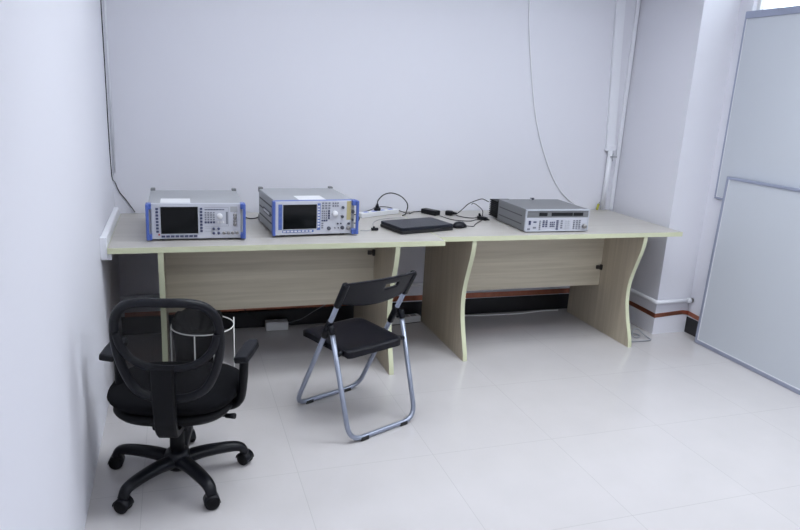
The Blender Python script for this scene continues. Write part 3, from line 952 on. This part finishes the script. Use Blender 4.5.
# seat: cushion on a plastic pan
def superpad(nx, a, bb, z0, z1, cy, p=3.0, dome=0.012, sag=0.0):
    tm = bmesh.new()
    n = 48
    rows = []
    prof = [(0.0, z0), (0.80, z0), (0.93, z0 + 0.25 * (z1 - z0)), (0.985, z0 + 0.5 * (z1 - z0)), (1.0, z0 + 0.62 * (z1 - z0)), (0.985, z0 + 0.80 * (z1 - z0)), (0.93, z0 + 0.93 * (z1 - z0)), (0.80, z1), (0.5, z1 + dome * 0.3), (0.0, z1 + dome * 0.2)]
    for (s, z) in prof:
        ring = []
        for k in range(n):
            q = 2 * PI * k / n
            c, sn = math.cos(q), math.sin(q)
            x = a * s * math.copysign(abs(c) ** (2 / p), c)
            y = bb * s * math.copysign(abs(sn) ** (2 / p), sn)
            zz = z - sag * (y / bb) ** 2 * (1 if y > 0 else 0.2)
            ring.append(tm.verts.new(R2((x - 0.020, cy + y, zz))))
        rows.append(ring)
    for r0, r1 in zip(rows[:-1], rows[1:]):
        for k in range(n):
            tm.faces.new((r0[k], r0[(k + 1) % n], r1[(k + 1) % n], r1[k])).smooth = True
    bmesh.ops.remove_doubles(tm, verts=tm.verts, dist=1e-5)
    bmesh.ops.recalc_face_normals(tm, faces=tm.faces)
    o = MB()
    o._merge(tm)
    return o


superpad(0, 0.234, 0.210, 0.345, 0.415, 0.000, 3.0, 0.008, 0.012).build('seat_cushion', M['seatfab'], t)
superpad(0, 0.218, 0.200, 0.302, 0.356, -0.002, 2.8, 0.0, 0.010).build('seat_pan', M['blk2'], t)

# tilt mechanism under the seat and the lever
b = MB()
b.box(-0.085, 0.045, -0.13, 0.08, 0.262, 0.306, 0.010, 2, 0, Matrix.Translation(UO) @ RH.to_4x4())
b.build('tilt_mechanism', M['blk2'], t)
b = MB()
b.tube([R2((0.06, -0.02, 0.285)), R2((0.15, -0.05, 0.290)), R2((0.200, -0.07, 0.297))], 0.006, 8)
b.tube([R2((0.17, -0.058, 0.292)), R2((0.205, -0.072, 0.298))], [0.009, 0.011], 10)
b.build('lever', M['blk'], t)

# back: ring frame, cross arc, netting, spine
YB = -0.228


def bk(x, z):       # back surface: slight wrap and lean
    return Vector((x, YB + 0.75 * x * x - (z - 0.45) * 0.13, z))


ring2 = [(0.0, 0.804), (0.075, 0.803), (0.128, 0.788), (0.161, 0.748), (0.172, 0.685), (0.168, 0.612), (0.148, 0.535), (0.114, 0.475), (0.062, 0.448), (0.0, 0.443),
         (-0.062, 0.448), (-0.114, 0.475), (-0.148, 0.535), (-0.168, 0.612), (-0.172, 0.685), (-0.161, 0.748), (-0.128, 0.788), (-0.075, 0.803)]
BXO = 0.014
ring2 = [(a + BXO, c) for a, c in ring2]
rs = [R2(bk(v.x, v.y)) for v in smooth_path([(a, c, 0) for a, c in ring2], 5, True)]
MB().tube(rs, 0.016, 12, True, up=R2((0, 1, 0)), rx=0.0155).build('back_frame', M['blk'], t)
arc2 = [(-0.166, 0.690), (-0.152, 0.640), (-0.120, 0.596), (-0.068, 0.570), (0.0, 0.562), (0.068, 0.570), (0.120, 0.596), (0.152, 0.640), (0.166, 0.690)]
arc2 = [(a + BXO, c) for a, c in arc2]
ars = [R2(bk(v.x, v.y) + Vector((0, -0.006, 0))) for v in smooth_path([(a, c, 0) for a, c in arc2], 5)]
MB().tube(ars, 0.012, 12, up=R2((0, 1, 0)), rx=0.014).build('back_brace', M['blk'], t)
tm = bmesh.new()
outl = smooth_path([(a, c, 0) for a, c in ring2], 4, True)
n = len(outl)
prev = None
cen = Vector((BXO, 0.63, 0))
rings = []
for s in (0.02, 0.25, 0.5, 0.75, 0.98):
    ring = []
    for v in outl:
        q = cen + (v - cen) * s
        ring.append(tm.verts.new(R2(bk(q.x, q.y) + Vector((0, 0.004, 0)))))
    rings.append(ring)
for r0, r1 in zip(rings[:-1], rings[1:]):
    for k in range(n):
        tm.faces.new((r0[k], r0[(k + 1) % n], r1[(k + 1) % n], r1[k])).smooth = True
tm.faces.new(rings[0])
nb = MB()
nb._merge(tm)
nb.build('back_netting', M['net'], t)
# spine: flat upright that bends forward under the seat
sp = smooth_path([(0, YB - 0.040, 0.572), (0, YB - 0.036, 0.50), (0, YB - 0.030, 0.42), (0, YB - 0.020, 0.345), (0, YB + 0.010, 0.302), (0, YB + 0.08, 0.288), (0, YB + 0.14, 0.285)], 5)
sb = MB()
t2 = bmesh.new()
rows = []
for i, p in enumerate(sp):
    d = (sp[min(i + 1, len(sp) - 1)] - sp[max(i - 1, 0)]).normalized()
    nn = Vector((1, 0, 0)).cross(d).normalized()
    f = i / (len(sp) - 1)
    hw = 0.038 - 0.006 * max(0, (f - 0.35)) / 0.65
    th = 0.013
    sec = [(-hw, -th * 0.6), (-hw * 0.85, -th), (hw * 0.85, -th), (hw, -th * 0.6), (hw, th), (-hw, th)]
    rows.append([t2.verts.new(R2(p + Vector((u, 0, 0)) + nn * v)) for u, v in sec])
for r0, r1 in zip(rows[:-1], rows[1:]):
    for k in range(6):
        t2.faces.new((r0[k], r0[(k + 1) % 6], r1[(k + 1) % 6], r1[k]))
t2.faces.new(rows[0])
t2.faces.new(rows[-1])
bmesh.ops.recalc_face_normals(t2, faces=t2.faces)
sb._merge(t2)
sb.build('back_spine', M['blk2'], t)

# armrests: bracket from the pan, upright, sloping pad
for s in (-1, 1):
    ox = 0.006
    path = fillet([(s * 0.150 + ox, -0.035, 0.320), (s * 0.212 + ox, -0.035, 0.335), (s * 0.224 + ox, -0.030, 0.41), (s * 0.228 + ox, -0.02, 0.540)], 0.05, 6)
    b = MB()
    b.tube([R2(p) for p in path], 0.030, 12, up=R2((0, 1, 0)), rx=0.017)
    arm = b.build('armrest', M['blk2'], t)
    tm = bmesh.new()
    poly = [(-0.026, -0.085), (0.026, -0.085), (0.029, -0.02), (0.028, 0.05), (0.018, 0.080), (-0.018, 0.080), (-0.028, 0.05), (-0.029, -0.02)]
    pb = MB()
    pb.prism(poly, 'z', 0.0, 0.026, 0.007, 0, Matrix.Translation(UO) @ RH.to_4x4() @ Matrix.Translation((s * 0.238 + ox + 0.006 * (s > 0), -0.035, 0.534)) @ Matrix.Rotation(math.radians(-9 if s > 0 else -2), 4, 'Z') @ Matrix.Rotation(math.radians(4), 4, 'X') @ Matrix.Rotation(math.radians(-8 * s), 4, 'Y'))
    pb.build('arm_pad', M['blk'], arm)

# ------------------------------------------------------------------ folding chair
t = thing('folding_chair', 'black plastic folding chair with grey tubular legs standing in front of the desks', 'chair', (1.114, -1.272, 0), math.radians(22.8))
TR = 0.0115
H = 0.192
yl = lambda z: 0.22 - 0.375 * (z - 0.012) / 0.70        # long tube: front foot to top of back
long_path = [(-H, yl(0.700), 0.700), (-H, yl(0.013), 0.0125), (H, yl(0.013), 0.0125), (H, yl(0.700), 0.700)]
MB().tube(fillet(long_path, 0.075, 8), TR, 12).build('front_leg_frame', M['tube'], t)
HR = 0.202
yr = lambda z: -0.22 + 0.150 * (z - 0.012) / 0.49
rear_path = [(-HR, yr(0.500), 0.500), (-HR + 0.008, yr(0.013), 0.0125), (HR - 0.008, yr(0.013), 0.0125), (HR, yr(0.500), 0.500)]
MB().tube(fillet(rear_path, 0.075, 8), TR, 12).build('rear_leg_frame', M['tube'], t)
for (yy, xs) in ((0.22, 0.115), (-0.22, 0.115)):
    for s in (-1, 1):
        b = MB()
        b.box(s * xs - 0.022, s * xs + 0.022, yy - 0.013, yy + 0.013, 0.0, 0.018, 0.003)
        b.build('floor_pad', M['rubber'], t)
# sliding sleeves / pivots
for s in (-1, 1):
    d = Vector((0, -0.375, 0.70)).normalized()
    c = Vector((s * H, yl(0.478), 0.478))
    b = MB()
    b.tube([c - d * 0.050, c - d * 0.045, c + d * 0.045, c + d * 0.050], [0.013, 0.0165, 0.0165, 0.013], 12)
    b.tube([c + Vector((-s * 0.012, 0, 0)), c + Vector((s * 0.030, -0.028, 0.010))], 0.010, 12)
    b.build('pivot_sleeve', M['blk'], t)
    c = Vector((s * (HR - 0.0), yr(0.498), 0.498))
    e = Vector((0, 0.18, 0.49)).normalized()
    MB().tube([c - e * 0.030, c, c + e * 0.010], [0.0145, 0.0145, 0.010], 12).build('leg_cap', M['blk'], t)
    c = Vector((s * (HR - 0.012), yr(0.380), 0.380))
    MB().tube([c + Vector((-s * 0.03, 0.004, 0.006)), c + Vector((s * 0.004, 0, 0))], 0.011, 12).build('seat_bolt', M['blk'], t)
# back: curved plate with a grip slot, sockets over the tube ends
def back_plate():
    tm = bmesh.new()
    nx = 40
    zs0, zs1 = 0.590, 0.722
    rowsf, rowsb = [], []
    NZ = 12
    gridv = {}
    for side in (0, 1):
        for i in range(nx + 1):
            u = -1 + 2 * i / nx
            x = u * 0.196
            dip = 0.030 * (1 - u * u)
            zlo = 0.604 - 0.016 * (1 - u * u) + 0.012 * u * u
            zhi = 0.718 + 0.006 * (1 - u * u)
            for j in range(NZ + 1):
                z = zlo + (zhi - zlo) * j / NZ
                y = yl(z) - dip + (0.006 if side else -0.006)
                gridv[(side, i, j)] = tm.verts.new((x, y, z))
    def hole(i, j):
        u = -1 + 2 * (i + 0.5) / nx
        return 0.04 < u < 0.44 and 7 <= j <= 8
    for i in range(nx):
        for j in range(NZ):
            if hole(i, j):
                continue
            tm.faces.new([gridv[(0, i + a, j + c)] for a, c in ((0, 0), (1, 0), (1, 1), (0, 1))]).smooth = True
            tm.faces.new([gridv[(1, i + a, j + c)] for a, c in ((0, 0), (0, 1), (1, 1), (1, 0))]).smooth = True
    ed = [e for e in tm.edges if len(e.link_faces) == 1]
    key = {v: k for k, v in gridv.items()}
    for e in list(ed):
        a, c = e.verts
        ka, kc = key[a], key[c]
        if ka[0] == 0:
            tm.faces.new((a, c, gridv[(1,) + kc[1:]], gridv[(1,) + ka[1:]]))
    bmesh.ops.recalc_face_normals(tm, faces=tm.faces)
    b = MB()
    b._merge(tm)
    return b


back_plate().build('backrest', M['seatpl'], t)
for s in (-1, 1):
    b = MB()
    d = Vector((0, -0.375, 0.70)).normalized()
    c0, c1 = Vector((s * H, yl(0.600), 0.600)), Vector((s * H, yl(0.716), 0.716))
    b.tube([c0, c0 + d * 0.006, c1 - d * 0.006, c1], [0.0135, 0.0165, 0.0165, 0.012], 12)
    b.build('back_socket', M['blk'], t)


def seat_plate():
    tm = bmesh.new()
    nx, ny = 20, 20
    g = {}
    out = rounded_rect(-1, 1, -1, 1, 0.16, 4)
    for side, dz in ((1, 0.0), (0, -0.030)):
        for i in range(nx + 1):
            for j in range(ny + 1):
                u, v = -1 + 2 * i / nx, -1 + 2 * j / ny
                # round the corners of the outline
                cu, cv = u, v
                if abs(u) > 0.8 and abs(v) > 0.8:
                    du, dv = (abs(u) - 0.8) / 0.2, (abs(v) - 0.8) / 0.2
                    m = max(du, dv)
                    L = math.hypot(du, dv)
                    if L > 0:
                        du, dv = du / L * m, dv / L * m
                    cu = math.copysign(0.8 + 0.2 * du, u)
                    cv = math.copysign(0.8 + 0.2 * dv, v)
                y = 0.038 + cv * 0.180
                x = cu * (0.168 + 0.004 * cv)
                z = 0.398 + (y + 0.14) * 0.010 + 0.0015 - 0.010 * (1 - u * u) * (1 - v * v) - 0.012 * max(0, v - 0.5) ** 2 * 4 * 0.5
                if side:
                    z -= 0.004 * (max(abs(u), abs(v)) > 0.99)
                z2 = z + dz
                if v < -0.9:
                    z2 -= 0.006
                g[(side, i, j)] = tm.verts.new((x, y, z2))
    for i in range(nx):
        for j in range(ny):
            tm.faces.new([g[(1, i + a, j + c)] for a, c in ((0, 0), (1, 0), (1, 1), (0, 1))]).smooth = True
            tm.faces.new([g[(0, i + a, j + c)] for a, c in ((0, 0), (0, 1), (1, 1), (1, 0))]).smooth = True
    key = {v: k for k, v in g.items()}
    for e in [e for e in tm.edges if len(e.link_faces) == 1]:
        a, c = e.verts
        ka, kc = key[a], key[c]
        if ka[0] == 0:
            tm.faces.new((a, c, g[(1,) + kc[1:]], g[(1,) + ka[1:]]))
    bmesh.ops.recalc_face_normals(tm, faces=tm.faces)
    b = MB()
    b._merge(tm)
    return b


seat_plate().build('seat', M['seatpl'], t)
for s in (-1, 1):
    MB().tube([(s * 0.166, yl(0.385), 0.385), (s * 0.192, yl(0.385), 0.385)], 0.008, 10).build('seat_pin', M['blk'], t)
    MB().tube([(s * 0.166, yr(0.382), 0.384), (s * 0.205, yr(0.382), 0.382)], 0.007, 10).build('seat_pin', M['blk'], t)

# ------------------------------------------------------------------ camera
F_PX = 663.7
yaw, pitch, roll = -0.3329, 0.2555, 0.0533
cyw, syw, cp, spn = math.cos(yaw), math.sin(yaw), math.cos(pitch), math.sin(pitch)
fwd = Vector((-syw * cp, cyw * cp, -spn))
rgt = Vector((cyw, syw, 0))
upv = rgt.cross(fwd)
r2 = rgt * math.cos(roll) + upv * math.sin(roll)
u2 = -rgt * math.sin(roll) + upv * math.cos(roll)
cam = bpy.data.objects.new('camera', bpy.data.cameras.new('camera'))
COL.objects.link(cam)
cam.matrix_world = Matrix(((r2.x, u2.x, -fwd.x, 0.3357), (r2.y, u2.y, -fwd.y, -4.0779), (r2.z, u2.z, -fwd.z, 1.5069), (0, 0, 0, 1)))
cam.data.sensor_width = 36
cam.data.lens = F_PX / 800 * 36
cam.data.clip_start = 0.05
sc.camera = cam

# ------------------------------------------------------------------ light
world = bpy.data.worlds.new('daylight')
sc.world = world
world.use_nodes = True
bgn = world.node_tree.nodes['Background']
bgn.inputs['Color'].default_value = (0.80, 0.90, 1.0, 1)
bgn.inputs['Strength'].default_value = 7.2


def area(name, loc, size, sizey, power, col, rot=(0, 0, 0), spread=PI):
    l = bpy.data.lights.new(name, 'AREA')
    l.shape = 'RECTANGLE'
    l.size, l.size_y = size, sizey
    l.energy = power
    l.color = col
    l.spread = spread
    o = bpy.data.objects.new(name, l)
    COL.objects.link(o)
    o.location = loc
    o.rotation_euler = rot
    return o


p = area('window_portal', (XR + 0.19, (WY0 + WY1) / 2, (WZ0 + WZ1) / 2), WY1 - WY0, WZ1 - WZ0, 1, (1, 1, 1), (PI / 2, 0, PI / 2))
p.data.cycles.is_portal = True
for (x, y, pw, sp) in ((1.0, -1.3, 13.5, 150), (1.9, -1.45, 10.5, 150), (2.9, -1.75, 15.0, 150), (1.0, -2.1, 7.0, 100), (2.9, -2.2, 9.5, 100),
                       (1.0, -4.6, 27.0, 150), (2.85, -4.6, 22.0, 150)):
    area('ceiling_lamp', (x, y, ZC - 0.02), 1.2, 0.3, pw, (0.90, 0.95, 1.0), spread=math.radians(sp))

sc.view_settings.view_transform = 'Standard'
sc.view_settings.look = 'None'
sc.view_settings.gamma = 1
sc.view_settings.use_curve_mapping = False
sc.view_settings.exposure = 0.0
